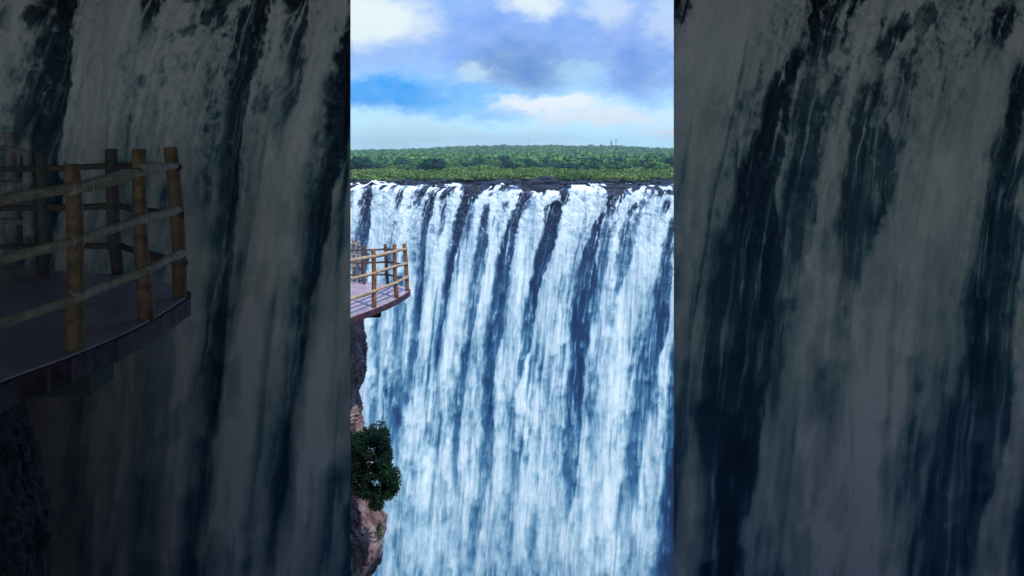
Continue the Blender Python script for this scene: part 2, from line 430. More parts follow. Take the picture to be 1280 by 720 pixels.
    D = D*(1-M*.22*(1-right)) + M*.22*(1-right)*.74
    comets(x, y, D, 650, seed)
    comets(x, y, D, 250, seed+1, 380)
    comets(x, y, D, 260, seed+2, 330, 2.3)
    hx = xs_step(x[0, :]); hy = xs_step(y[:, 0])
    Db = blur(blur(D, max(1, int(1.1/hx)), max(1, int(3.5/hy))), max(1, int(1.1/hx)), max(1, int(3.5/hy)))
    sm = (.3 if big else .15)*sstep(300, 430, y) + .05
    D = D*(1-sm) + Db*sm
    Dc = blur(blur(D, max(1, int(2.0/hx)), max(1, int(8/hy))), max(1, int(2.0/hx)), max(1, int(8/hy)))
    s2 = .35*sstep(480, 680, y); D = D*(1-s2) + (Dc+.10*fbm(u/7, y/22, 4, seed+40))*s2
    if big: D += .22*sstep(520, 500, x)*sstep(340, 380, y)
    D -= .07*sstep(.2, .6, fbm(u/8, y/40, 3, seed+14))
    D -= .30*sstep(808, 832, x-(722-y)*.06)*sstep(520, 620, y)
    rock = T*np.clip(1.25-y*0, 0, 1)
    return np.clip(D, 0, 1.05), np.clip(rock*1.2, 0, 1)

def blur(A, kx, ky):
    for ax, k in ((1, kx), (0, ky)):
        P = np.concatenate([np.repeat(A.take([0], ax), k+1, ax), A, np.repeat(A.take([-1], ax), k, ax)], ax)
        c = np.cumsum(P, ax); n = A.shape[ax]
        A = (c.take(range(2*k+1, 2*k+1+n), ax) - c.take(range(0, n), ax))/(2*k+1)
    return A

LIPX = [0, 438, 470, 500, 540, 572, 588, 603, 625, 645, 665, 690, 704, 720, 750, 760, 772, 784, 800, 820, 842, 1200]
LIPY = [232, 229.5, 229.5, 232, 233, 234, 238, 233, 231, 235, 239, 240, 234, 231, 231, 236, 240, 236, 231, 235, 231, 232]
def lip_row(x): return np.interp(x, LIPX, LIPY) + 3.4*fbm(x/13, x*0+.5, 5, 76)

def fall(name, mat, dist, xs, ys, big, label, seed, fine=1.0, dscale=1.0, edge=None, lip=False):
    x, y = np.meshgrid(xs, ys)
    D, rock = foam_map(x, np.maximum(y, 233.), seed, big)
    if big: PX, PY, un = 640+(x-640)*3.168, 360+(y-360)*3.168, 3.168*dist/F
    else: PX, PY, un = x, y, dist/F
    X = (PX-640)/F*dist; Z = -(PY-HY)/F*dist
    T = np.exp(-np.clip(y-235, 0, None)/75.)
    dfine = .35 if big else 1.0
    kx = max(1, int(3.2/(xs[len(xs)//2+1]-xs[len(xs)//2]))); ky = max(1, int(14/(ys[len(ys)//2+1]-ys[len(ys)//2])))
    Ds = blur(blur(D, kx, ky), kx, ky)
    bulge = 5*fbm(x/26, y/260, 2, 31) + 6.0*sstep(.05, .85, Ds) + .8*dfine*fbm((x+.1*y)/4, y/40, 3, 33)*(.3+Ds)
    bulge += T*(2.6*fbm(x/7, y/7, 4, 35, .6))*(1-D*.6)
    bulge += .03*np.clip(y-235, 0, None)
    bulge = np.maximum(bulge, -6+.5*fbm(x/4, y/9, 3, 37))
    if edge is not None:
        bulge = np.minimum(bulge, 9+.3*(bulge-9)); e = sstep(0, 4, np.abs(x-edge)); bulge = 5+(bulge-5)*e; X = X*(1-5*un/dist)
    Yc = dist - bulge*un*dscale
    if lip:
        yl = lip_row(x)
        tt = np.clip((yl+9-y)/9., 0, 1)
        Yc = Yc*(1-sstep(.6, 1.6, tt)) + 240*sstep(.6, 1.6, tt) + 8*tt**2.5
        over = np.clip(yl-y, 0, None)
        Z = -(np.maximum(y, yl)-HY)/F*Yc + 0*over
        Yc = Yc + over*2.0; Z = Z - over*.25
    if edge is not None:      # turn the sheet's edge back to the rock behind it
        sgn = -1 if X[0, -1] < 0 else 1
        def ext(A, v):
            return np.concatenate([A, v], 1) if sgn < 0 else np.concatenate([v, A], 1)
        ce = (lambda A: A[:, -1:]) if sgn < 0 else (lambda A: A[:, :1])
        k_ = 9.3/ce(Yc)
        X, Z = ext(X, ce(X)*k_*1.004), ext(Z, ce(Z)); Yc = ext(Yc, ce(Yc)*0+9.3)
        D, rock = ext(D, ce(D)), ext(rock, ce(rock))
    V = np.stack([X, Yc, Z], -1).reshape(-1, 3)
    o = mesh(name, V, grid_faces(X.shape[0], X.shape[1], True), mat)
    set_attr(o.data, 'foam', D); set_attr(o.data, 'rock', rock)
    tag(o, label, 'waterfall')
    return o

# ------------------------------------------------------------ far landscape
def ground_h(X, Y):
    u = X/np.maximum(Y, 1)*F + 640
    crest = np.interp(u, [-200, 380, 440, 500, 590, 700, 770, 842, 1000, 1500], [10, 0, 1, 6, 17, 18, 17, 8, 4, 12])
    rise = sstep(650, 2100, Y)*(1-.8*sstep(2200, 3600, Y))
    h = -11.6 + rise*(crest+11.6) + .5*fbm(X/30, Y/30, 3, 5) + 3.0*fbm(X/260, Y/260, 3, 6)*sstep(600, 1200, Y)
    return h
gy = np.concatenate([[280, 290, 300, 305], np.geomspace(310, 4600, 110)])
gu = np.linspace(-1.6, 1.6, 150)
GU, GY = np.meshgrid(gu, gy)
GX = GU*GY
Vg = np.stack([GX, GY, ground_h(GX, GY)], -1)
m, t, b = new_mat('grassland')
n = tnoise(t, .02, 8, .7, tmap(t, (1, 1, 1))); r = ramp(t, [(.3, (.03, .07, .02)), (.5, (.07, .14, .03)), (.7, (.14, .19, .06))]); t.links.new(n.outputs[0], r.inputs[0])
t.links.new(r.outputs[0], b.inputs['Base Color']); b.inputs['Roughness'].default_value = .95
g = mesh('ground', Vg.reshape(-1, 3), grid_faces(len(gy), len(gu)), m); tag(g, kind='structure')

# river on top of the plateau, breaking over the rocks before the lip
ry = np.geomspace(247, 335, 80); rx = np.arange(-130, 130, .45)
RX, RY = np.meshgrid(rx, ry)
fo = fbm(RX/9+.3*RY/9, RY/16, 5, 41, .6)
streak = sstep(.16, .32, fo + .22*sstep(256, 247, RY) - .6*sstep(260, 290, RY))
hgt = -12.0 + 1.3*np.clip(-fo+.1, 0, 1) + .45*fbm(RX/2.5, RY/3, 4, 43) + .2*sstep(255, 275, RY) - .9*sstep(252, 247, RY)
zl = -(lip_row(640+RX/RY*F)-HY)/F*RY
hgt = hgt + (zl+12.4)*sstep(300, 250, RY)
low = sstep(233, 237, np.interp(640+RX/RY*F, LIPX, LIPY))*sstep(285, 262, RY)
streak = streak*(1-.85*low)
hgt = hgt + 1.2*low*np.clip(fbm(RX/3, RY/4, 4, 47)+.3, 0, 1.3)
rv = mesh('river', np.stack([RX, RY, hgt], -1).reshape(-1, 3), grid_faces(len(ry), len(rx)), M_water_far)
set_attr(rv.data, 'foam', np.clip(.08+.95*streak+.1*fbm(RX/2, RY/2, 3, 44), 0, 1)); set_attr(rv.data, 'rock', np.ones_like(RX))
tag(rv, kind='structure')

far_fall = fall('waterfall', M_water_far, 240, np.concatenate([np.arange(240, 424, 1.6), np.arange(424, 856, .62), np.arange(856, 1060, 1.6)]),
     np.concatenate([np.arange(231, 724, .8), np.arange(730, 830, 8)]), False,
     'bright sunlit white waterfall plunging below the green wooded plateau', 11, lip=True)
fall('waterfall', M_water_near, 9.0, np.concatenate([np.arange(290, 436, 1.2), np.arange(436, 576.3, .34), [576.3]])[:],
     np.concatenate([np.arange(205, 240, .8), np.arange(240, 480, .40), np.arange(482, 760, 6)]), True,
     'dim shaded waterfall behind the large log railed platform', 11, edge=576.3)
fall('waterfall', M_water_near, 9.0, np.concatenate([[703.8], np.arange(704, 845, .34), np.arange(845, 1000, 1.2)]),
     np.concatenate([np.arange(205, 240, .8), np.arange(240, 480, .40), np.arange(482, 760, 6)]), True,
     'dim shaded waterfall filling the right side with no platform', 11, edge=703.8)

# plunge pool far below
m, t, b = new_mat('pool_water')
b.inputs['Base Color'].default_value = (.05, .12, .16, 1); b.inputs['Roughness'].default_value = .2
n = tnoise(t, .15, 6, .6, tmap(t, (1, 1, 1))); bump(t, n.outputs[0], .6, 1.5, b)
pw = mesh('water', [(-900, -900, -201), (900, -900, -201), (900, 262, -201), (-900, 262, -201)], [(0, 1, 2, 3)], m); tag(pw, kind='structure')

# rock that carries the far fall (behind the water, out to the sides)
mb = MB()
mb.box((0, 274, -108), (760, 50, 190)); mb.box((-290, 270, -60), (330, 58, 96)); mb.box((290, 270, -60), (330, 58, 96))
tag(mb.build('gorge_wall', M_wetfar, smooth=False), kind='structure')

# ------------------------------------------------------------ alcove rock; unseen roof and walls are added to shade the near falls
def block(name, outline, z0, z1, mat, nz=2, lab=None):
    n = len(outline); V = []; Fc = []
    zs = np.linspace(z0, z1, nz)
    for z in zs:
        for p in outline: V.append((p[0], p[1], z))
    for k in range(nz-1):
        for i in range(n):
            j = (i+1) % n; Fc.append((k*n+i, k*n+j, (k+1)*n+j, (k+1)*n+i))
    Fc.append(tuple(range(n))[::-1]); Fc.append(tuple(range((nz-1)*n, nz*n)))
    return tag(mesh(name, V, Fc, mat, smooth=False), kind='structure')
block('cliff', [(-2.35, 9.28), (-2.99, 11.3), (-14, 11.6), (-14, 9.28)], -201, 4.2, M_cliff)
block('cliff', [(2.35, 9.28), (14, 9.28), (14, 11.6), (2.99, 11.3)], -201, 4.2, M_wet)
block('cliff', [(-30, -11), (30, -11), (30, -19), (-30, -19)], -201, BACK_TOP, M_cliff)  # added unseen back wall, limits light on the near falls, red for warm bounce
block('cliff', [(-13, -11), (-13, 9.1), (-17, 9.1), (-17, -11)], -201, 4.2, M_cliff)  # added unseen side block, closes off sky light from the left
block('cliff', [(13, -11), (17, -11), (17, 9.1), (13, 9.1)], -201, 4.2, M_cliff)  # added unseen side block, closes off sky light from the right
block('cliff', [(-13, -11.2), (13, -11.2), (13, -12.6), (-13, -12.6)], 2.2, 4.2, M_cliff)  # added rear hang under the roof, narrows the slit that lets light in
# unseen rock roof, added overhead to keep sun and sky off the near falls
ox = np.linspace(-14, 14, 90); oy = np.linspace(-12, 9.4, 60)
OX, OY = np.meshgrid(ox, oy)
OZ = 3.35 + .5*np.abs(fbm(OX/2.2, OY/2.2, 5, 61)) + .3*fbm(OX/5, OY/5, 2, 62)
OZ = np.maximum(OZ, 3.1)
top = 4.6 + .5*fbm(OX/3, OY/3, 4, 63)
edge = np.minimum.reduce([sstep(0, .5, OX+14), sstep(0, .5, 14-OX), sstep(0, .5, OY+12), sstep(0, .35, 9.4-OY)])
top = OZ + (top-OZ)*edge
V = np.concatenate([np.stack([OX, OY, OZ], -1).reshape(-1, 3), np.stack([OX, OY, top], -1).reshape(-1, 3)])
f1 = grid_faces(60, 90, True); f2 = grid_faces(60, 90) + 60*90
tag(mesh('shade_overhang', V, np.concatenate([f1, f2]), M_cliff), kind='structure')

# ------------------------------------------------------------ rock cliffs that carry the platforms
def cliff_column(name, Yc, prof, cx, ry, z0ext, label, amp, seed, mat=None):
    """prof: photo pixels (x, y) of its right edge, top to bottom"""
    P = np.array(prof, float)
    pys = np.concatenate([np.arange(P[0, 1], P[-1, 1], (P[-1, 1]-P[0, 1])/230.), [P[-1, 1]]])
    zs = -(pys-HY)/F*Yc; edge = (np.interp(pys, P[:, 1], P[:, 0])-640)/F*Yc
    zs = np.concatenate([zs, np.linspace(zs[-1], z0ext, 12)[1:]]); edge = np.concatenate([edge, np.linspace(edge[-1], edge[-1]+2, 12)[1:]])
    th = np.linspace(-math.pi*.75, math.pi*.55, 240)
    TH, ZZ = np.meshgrid(th, zs)
    E = np.repeat(edge[:, None], len(th), 1)
    rx = E-cx
    nx = np.cos(TH); ny = np.sin(TH)
    arc = TH*ry*1.5
    s = 1/amp
    dsp = amp*(.9*np.abs(fbm(arc*s*.22, ZZ*s*.12, 4, seed)) + .55*fbm(arc*s*.5, ZZ*s*.28, 4, seed+4, .6))
    # angular ledges
    q = fbm(arc*s*.3+2, ZZ*s*.3, 2, seed+8); dsp += amp*.7*(np.round(q*3)/3-q)
    X = cx + (rx-amp*.35)*np.sign(nx)*np.abs(nx)**.55 + dsp*nx
    Y = Yc + ry*ny + dsp*ny
    V = np.stack([X, Y, ZZ], -1).reshape(-1, 3)
    nr, nc = X.shape
    Fq = grid_faces(nr, nc)
    Vl = V.tolist(); Fl = Fq.tolist(); Fl.append(list(range(nc))[::-1])
    return tag(mesh(name, Vl, Fl, mat or M_cliff, smooth=False), label, 'rock cliff')
cliff_column('rock_cliff', 18.9, [(447, 396), (448, 410), (455, 432), (457, 455), (454, 478), (447, 492), (449, 515), (446, 528), (452, 560), (462, 615), (470, 636), (480, 652), (481, 668), (476, 690), (468, 706), (459, 722)],
             -8.7, 2.0, -201, 'reddish fractured cliff with green shrub, under the small sunlit platform', .26, 21)
cliff_column('rock_cliff', 4.75, [(-12, 487), (-6, 510), (4, 530), (4, 560), (14, 595), (24, 625), (34, 655), (42, 690), (36, 722)],
             -6.2, .9, -60, 'dark shaded rock below the large platform at the lower left', .07, 25, M_wet)  # dark material in place of the red rock, shade put into the colour

# ------------------------------------------------------------ platforms
def wood_mat(name, a, bcol):
    m, t, b = new_mat(name)
    v = tmap(t, (1, 1, 1)); n = tnoise(t, 9, 6, .65, v, 1.5); r = ramp(t, [(.3, a), (.55, bcol), (.75, tuple(min(1, c*1.45) for c in bcol))]); t.links.new(n.outputs[0], r.inputs[0])
    t.links.new(r.outputs[0], b.inputs['Base Color']); b.inputs['Roughness'].default_value = .75
    n2 = tnoise(t, 40, 6, .7, v); bump(t, n2.outputs[0], .5, .01, b); return m
M_post = wood_mat('brown_log', (.10, .045, .025), (.26, .135, .07))
M_rail = wood_mat('pale_log', (.26, .17, .10), (.50, .37, .24))
M_raildark = wood_mat('dark_log', (.05, .033, .028), (.12, .08, .062))  # darker tone for the far-side posts and rails
M_palerail = wood_mat('bleached_log', (.16, .12, .11), (.34, .27, .24))
M_rope, t, b = new_mat('rope'); b.inputs['Base Color'].default_value = (.50, .42, .34, 1); b.inputs['Roughness'].default_value = .9
M_deck, t, b = new_mat('mauve_deck')
v = tmap(t, (1, 1, 1)); n = tnoise(t, 2.5, 7, .65, v, .6); r = ramp(t, [(.3, (.34, .23, .27)), (.5, (.50, .37, .43)), (.7, (.62, .49, .54))]); t.links.new(n.outputs[0], r.inputs[0])
br = t.nodes.new('ShaderNodeTexBrick'); t.links.new(v, br.inputs['Vector']); br.inputs['Scale'].default_value = 1.6; br.inputs['Mortar Size'].default_value = .008
br.inputs['Color1'].default_value = (1, 1, 1, 1); br.inputs['Color2'].default_value = (.88, .88, .9, 1); br.inputs['Mortar'].default_value = (.5, .45, .5, 1)
mx = t.nodes.new('ShaderNodeMix'); mx.data_type = 'RGBA'; mx.blend_type = 'MULTIPLY'; mx.inputs[0].default_value = .8
t.links.new(r.outputs[0], mx.inputs[6]); t.links.new(br.outputs['Color'], mx.inputs[7]); t.links.new(mx.outputs[2], b.inputs['Base Color'])
b.inputs['Roughness'].default_value = .35
bump(t, n.outputs[0], .2, .02, b)
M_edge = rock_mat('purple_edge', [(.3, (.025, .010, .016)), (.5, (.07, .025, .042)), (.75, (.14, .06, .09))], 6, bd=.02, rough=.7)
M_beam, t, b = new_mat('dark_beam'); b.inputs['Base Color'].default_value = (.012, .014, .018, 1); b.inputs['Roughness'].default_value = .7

# posts in the close view: foot x, foot y, top x, top y, radius (pixels)
POSTS = [(-85, 507, -92, 233, 10.5), (94, 437, 90, 205, 9), (183, 398, 174, 186, 8.6), (225, 371, 213, 184, 7.8), (148, 343, 139, 186, 7), (54, 344, 51, 190, 6.2), (-70, 344, -72, 190, 6)]
BACKP = [(38, 334, 34, 172, 5.5), (14, 332, 12, 165, 6)]
def platform(Hd, conv, ks, label, seed, blo):
    rnd = random.Random(seed)
    def post(P):
        bx, by = conv(P[0], P[1]); tx, ty = conv(P[2], P[3])
        X, Y = unproj(bx, by, Hd)
        return Vector((X, Y, -Hd)), Vector(((tx-640)/F*Y, Y, -(ty-HY)/F*Y)), P[4]*ks/F*Y
    ps = [post(P) for P in POSTS]; bps = [post(P) for P in BACKP]
    c = ps[3][0]
    root = empty('viewing_platform', (ps[1][0].x-.8, ps[1][0].y+.8, -Hd), label, 'viewing platform')
    # deck
    ol = [(-430, 530), (-80, 514), (0, 476), (60, 454), (95, 441), (150, 418), (190, 398), (222, 378), (234, 369), (228, 361), (205, 353), (165, 345), (110, 340), (45, 336), (-30, 328), (-430, 326)]
    pts = [Vector((*unproj(*conv(*p), Hd), 0)) for p in ol]
    # smooth the outline
    fine = []
    n = len(pts)
    for i in range(n):
        p0, p1, p2, p3 = pts[i-1], pts[i], pts[(i+1) % n], pts[(i+2) % n]
        for k in range(6):
            t_ = k/6
            if i in (0, n-1, n-2): fine.append(p1.lerp(p2, t_)); continue
            fine.append(.5*((2*p1)+(-p0+p2)*t_+(2*p0-5*p1+4*p2-p3)*t_**2+(-p0+3*p1-3*p2+p3)*t_**3))
    th = .012
    def slab(name, poly, za, zb, mat, off=0, bev=.0, jit=0):
        ctr = sum(poly, Vector((0, 0, 0)))/len(poly)
        q = []
        for i, p in enumerate(poly):
            a = poly[i-1]; bb = poly[(i+1) % len(poly)]; d = (bb-a).normalized(); nn = Vector((d.y, -d.x, 0))
            q.append(p+nn*(off+rnd.uniform(-jit, jit)))
        V = []; m_ = len(q)
        prof = [(za, 0), (zb+.03*bev, 0), (zb, -bev)] if bev else [(za, 0), ((za+zb)/2, jit*.8), (zb, 0)]
        prof = [(z, o_) for z, o_ in prof]
        for z, o_ in prof:
            for i, p in enumerate(q):
                V.append((p.x + (ctr.x-p.x)*0, p.y, z + (rnd.uniform(-jit, jit)*.5 if (jit and z != za) else 0)))
        Fc = []
        for k in range(len(prof)-1):
            for i in range(m_):
                j = (i+1) % m_; Fc.append((k*m_+i, k*m_+j, (k+1)*m_+j, (k+1)*m_+i))
        Fc.append(tuple(range(m_))[::-1]); Fc.append(tuple(range((len(prof)-1)*m_, len(prof)*m_)))
        return mesh(name, V, Fc, mat, root, smooth=False)
    orient = sum((fine[i].x*fine[(i+1) % len(fine)].y-fine[(i+1) % len(fine)].x*fine[i].y) for i in range(len(fine)))
    s_ = 1 if orient > 0 else -1
    slab('deck', fine, -Hd, -Hd-.012, M_deck, off=0)
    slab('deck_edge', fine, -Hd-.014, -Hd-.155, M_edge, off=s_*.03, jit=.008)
    # support beam under the deck
    x0, y0 = unproj(*conv(118, 425), Hd)
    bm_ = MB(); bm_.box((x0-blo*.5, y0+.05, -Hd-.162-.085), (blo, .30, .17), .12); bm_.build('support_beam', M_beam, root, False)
    # posts
    for i, (a, bt, r) in enumerate(ps+bps):
        mb_ = MB(); mb_.log(a-Vector((0, 0, .02)), bt, r*1.05, r*.95, rnd=rnd)
        mb_.build('post', M_post if i in (1, 2, 3, 0) else (M_raildark if i < 7 else M_palerail), root)
    fr = (.875, .585, .285)
    def rail(A, B, f, mat, k=1.0, over=.06):
        pa = A[0].lerp(A[1], f); pb = B[0].lerp(B[1], f); d = (pb-pa).normalized()
        side = Vector((d.y, -d.x, 0)).normalized()
        if side.x < 0 and mat is M_rail: side = -side
        off = side*min(A[2], B[2])*.55
        mb_ = MB(); r = .5*(A[2]+B[2])*.72*k
        mb_.log(pa-d*over+off, pb+d*over+off, r*rnd.uniform(.92, 1.1), r*rnd.uniform(.85, 1.05), rnd=rnd, wob=.07)
        return mb_.build('rail', mat, root), pa+off, pb+off, r
    for i in range(3):
        for f in fr:
            ro, pa, pb, r = rail(ps[i], ps[i+1], f+rnd.uniform(-.008, .008), M_rail)
            if i == 1 and f == fr[0]:
                # rope wound round the top rail
                V = []; Fc = []; seg = 6; turns = 13; npt = turns*12
                d = (pb-pa); dn_ = d.normalized(); u_ = dn_.orthogonal().normalized(); w_ = dn_.cross(u_)
                for k in range(npt+1):
                    t_ = k/npt; a_ = t_*turns*2*math.pi
                    cc = pa + d*(.14+.62*t_) + (u_*math.cos(a_)+w_*math.sin(a_))*r*1.12
                    rad = (u_*math.cos(a_)+w_*math.sin(a_))
                    for q in range(seg):
                        b_ = 2*math.pi*q/seg
                        V.append(cc + rad*(math.cos(b_)*r*.2) + dn_*(math.sin(b_)*r*.2))
                for k in range(npt):
                    for q in range(seg):
                        a0 = k*seg+q; a1 = k*seg+(q+1) % seg; Fc.append((a0, a1, a1+seg, a0+seg))
                mesh('rope_wrap', V, Fc, M_rope, ro)
    for i in (3, 4, 5):
        for f in (.865, .545, .225): rail(ps[i], ps[i+1], f, M_raildark, .8)
    left = (Vector((bps[1][0].x-1.1, bps[1][0].y-1.3, -Hd)), Vector((bps[1][0].x-1.1, bps[1][0].y-1.3, bps[1][1].z-.12)), bps[1][2])
    for f in (.88, .62, .34):
        rail(bps[1], bps[0], f, M_palerail, .8); rail(left, bps[1], f, M_palerail, .8)
    mb_ = MB(); mb_.log(left[0], left[1], left[2], left[2], rnd=rnd); mb_.build('post', M_palerail, root)
    return root
platform(1.2, lambda x, y: (x, y), 1.0, 'large shaded mauve deck with log railing, nearest at the left', 4, .5)
platform(3.9, lambda x, y: (640+(x-640)/3.168, 360+(y-360)/3.168), 1/3.168, 'small sunlit mauve deck with log railing jutting from the red cliff', 4, 1.3)

# ------------------------------------------------------------ foliage
def leaf_mat(name, stops, scale):
    m, t, b = new_mat(name)
    g = t.nodes.new('ShaderNodeNewGeometry'); n = tnoise(t, scale, 4, .6, tmap(t, (1, 1, 1)))
    oi = t.nodes.new('ShaderNodeObjectInfo')
    a = t.nodes.new('ShaderNodeMath'); a.operation = 'MULTIPLY_ADD'; t.links.new(g.outputs['Random Per Island'], a.inputs[0]); a.inputs[1].default_value = .35; 
    c2 = t.nodes.new('ShaderNodeMath'); c2.operation = 'MULTIPLY_ADD'; t.links.new(oi.outputs['Random'], c2.inputs[0]); c2.inputs[1].default_value = .6; c2.inputs[2].default_value = -.46
    t.links.new(c2.outputs[0], a.inputs[2])
    s = t.nodes.new('ShaderNodeMath'); s.operation = 'ADD'; t.links.new(a.outputs[0], s.inputs[0]); t.links.new(n.outputs[0], s.inputs[1])
    r = ramp(t, stops); t.links.new(s.outputs[0], r.inputs[0]); t.links.new(r.outputs[0], b.inputs['Base Color']); b.inputs['Roughness'].default_value = .85; b.inputs['Specular IOR Level'].default_value = .15
    return m
M_leaf_far = leaf_mat('savanna_foliage', [(.25, (.006, .045, .040)), (.45, (.018, .10, .055)), (.62, (.06, .19, .045)), (.8, (.15, .27, .05))], .35)
M_scrub = leaf_mat('bright_scrub', [(.15, (.015, .05, .02)), (.4, (.05, .13, .03)), (.6, (.12, .22, .04)), (.85, (.24, .30, .10))], .05)
M_forest = leaf_mat('forest_foliage', [(.2, (.006, .05, .055)), (.42, (.015, .095, .075)), (.6, (.045, .17, .070)), (.8, (.13, .27, .07))], .01)
M_leaf_near = leaf_mat('dark_shrub_leaves', [(.3, (.004, .020, .014)), (.55, (.012, .050, .026)), (.68, (.04, .14, .04)), (.82, (.16, .30, .10))], 1.2)
M_bark, t, b = new_mat('bark'); b.inputs['Base Color'].default_value = (.09, .07, .055, 1); b.inputs['Roughness'].default_value = .9
nr = np.random.RandomState(5)
def leaves(C, Nrm, size, nrs):
    """quads centred on C facing about Nrm"""
    n = len(C)
    Nn = Nrm + nrs.normal(0, .55, (n, 3)); Nn /= np.linalg.norm(Nn, axis=1, keepdims=True)
    r = nrs.normal(0, 1, (n, 3)); U = np.cross(Nn, r); U /= np.linalg.norm(U, axis=1, keepdims=True); Wv = np.cross(Nn, U)
    s = (size*nrs.uniform(.6, 1.4, n))[:, None]
    V = np.stack([C-U*s, C+Wv*s*.6, C+U*s, C-Wv*s*.6], 1).reshape(-1, 3)
    return V, np.arange(4*n).reshape(n, 4)
def crown_pts(nrs, lobes, per, out=1.08):
    C = []; Nn = []
    for (cx, cy, cz, rx, ry, rz) in lobes:
        d = nrs.normal(0, 1, (per, 3)); d /= np.linalg.norm(d, axis=1, keepdims=True)
        rad = nrs.uniform(.55, out, per)[:, None]**.6
        C.append(np.array([cx, cy, cz]) + d*rad*np.array([rx, ry, rz])); Nn.append(d)
    return np.concatenate(C), np.concatenate(Nn)
def tree_lobes(nrs, flat=.7, n=9):
    out = []
    for _ in range(n):
        a = nrs.uniform(0, 6.28); r = nrs.uniform(0, .62)**.8
        rr = nrs.uniform(.28, .5)
        out.append((math.cos(a)*r, math.sin(a)*r, .62+nrs.uniform(-.18, .25)-(r*.25), rr, rr, rr*flat))
    return out
def trunk(nrs):
    mb_ = MB(); rr = random.Random(int(nrs.randint(1e6)))
    mb_.log((0, 0, -.05), (.03, 0, .45), .06, .04, seg=7, rings=4, rnd=rr)
    for k in range(4):
        a = k*1.57+nrs.uniform(-.4, .4); mb_.log((.03, 0, .36), (math.cos(a)*.4, math.sin(a)*.4, .7), .035, .015, seg=5, rings=4, rnd=rr)
    return mb_
protos = []
for k in range(6):
    lob = tree_lobes(nr, [.75, .6, .85, .65, .7, .9][k], 8+k % 3)
    C, Nn = crown_pts(nr, lob, 150)
    V, Fq = leaves(C, Nn, .095, nr)
    protos.append((V, Fq, trunk(nr)))
# individual trees in the front rows of the wood
cnt = 0; proto_obj = {}
LAB = 'low round savanna tree on the plateau behind the river rocks'
trees = []
for row, (Y0, Y1, n_) in enumerate([(375, 450, 16), (460, 540, 30), (540, 640, 42)]):
    for i in range(n_):
        Y = nr.uniform(Y0, Y1); u = -.30 + .60*(i+nr.uniform(0, 1))/n_
        trees.append((u*Y, Y, nr.uniform(3.2, 8.5), nr.uniform(3.5, 11)))
trees.sort(key=lambda q: q[1])
for (X, Y, h, w) in trees:
    k = cnt % 6; cnt += 1
    z = float(ground_h(np.array([X]), np.array([Y]))[0]) - .3
    if k not in proto_obj:
        rt = empty('savanna_tree', (0, 0, 0), LAB, 'tree', 'trees on the plateau')
        V, Fq, tm = protos[k]
        mesh('crown', V, Fq, M_leaf_far, rt, smooth=False); tm.build('trunk', M_bark, rt)
        proto_obj[k] = rt; o = rt
    else:
        src = proto_obj[k]; o = src.copy(); COL.objects.link(o)
        for ch in list(src.children):
            c = ch.copy(); COL.objects.link(c); c.parent = o
    o.location = (X, Y, z); o.scale = (w, w, h*1.05); o.rotation_euler = (0, 0, nr.uniform(0, 6.28))
# the wood beyond, one mass
VV = []; FF = []; base = 0
small = []
for k in range(5):
    C, Nn = crown_pts(nr, tree_lobes(nr, .7, 6), 22); small.append(leaves(C, Nn, .17, nr))
def scatter(n, Y0, Y1, hr, wr, span=.36, bias=1.0):
    global base
    vv = []; ff = []; b0 = 0
    for i in range(n):
        t_ = nr.uniform(0, 1)**bias; Y = Y0*(Y1/Y0)**t_; X = nr.uniform(-span, span)*Y
        V, Fq = small[i % 5]; h = nr.uniform(*hr); w = nr.uniform(*wr)
        z = float(ground_h(np.array([X]), np.array([Y]))[0])
        a = nr.uniform(0, 6.28); ca, sa = math.cos(a), math.sin(a)
        x_ = (V[:, 0]*ca-V[:, 1]*sa)*w + X; y_ = (V[:, 0]*sa+V[:, 1]*ca)*w + Y
        vv.append(np.stack([x_, y_, V[:, 2]*h+z-.15*h], 1)); ff.append(Fq+b0); b0 += len(V)
    return np.concatenate(vv), np.concatenate(ff)
V, Fq = scatter(3000, 600, 2500, (4, 13), (8, 20), bias=.9)
tag(mesh('forest', V, Fq, M_forest, smooth=False), 'dense woodland covering the far rise up to the skyline', 'woodland', kind='stuff')
V, Fq = scatter(2300, 278, 440, (1.0, 3.2), (1.6, 5.0))
tag(mesh('undergrowth', V, Fq, M_scrub, smooth=False), 'bright green scrub along the river bank', 'scrub', kind='stuff')

# ------------------------------------------------------------ boulders
def boulder_mesh(seed):
    import bmesh
    bm = bmesh.new(); bmesh.ops.create_icosphere(bm, subdivisions=4, radius=1)
    V = np.array([v.co[:] for v in bm.verts])
    d = V.copy()
    s = 1 + .28*fbm(V[:, 0]*1.3+V[:, 2]*.7, V[:, 1]*1.3-V[:, 2]*.9, 4, seed) + .12*fbm(V[:, 0]*4+V[:, 2]*3, V[:, 1]*4+V[:, 2], 3, seed+3)
    q = np.round(d*2.2)/2.2
    V = d*s[:, None]*.75 + q*.25
    Fc = [[v.index for v in f.verts] for f in bm.faces]; bm.free()
    me = bpy.data.meshes.new('boulder'); me.from_pydata(V.tolist(), [], Fc); me.update(); me.materials.append(M_wetfar)
    return me
bms = [boulder_mesh(100+9*k) for k in range(5)]
def boulder(x, y, z, sx, sy, sz, k, label, group=None):
    o = bpy.data.objects.new('boulder', bms[k % 5]); COL.objects.link(o); o.location = (x, y, z); o.scale = (sx, sy, sz)
    o.rotation_euler = (0, 0, nr.uniform(0, 6.28) if sx == sy else nr.uniform(-.2, .2)); tag(o, label, 'rock', group); return o
def at(px, py, Y): return ((px-640)/F*Y, Y, -(py-HY)/F*Y)
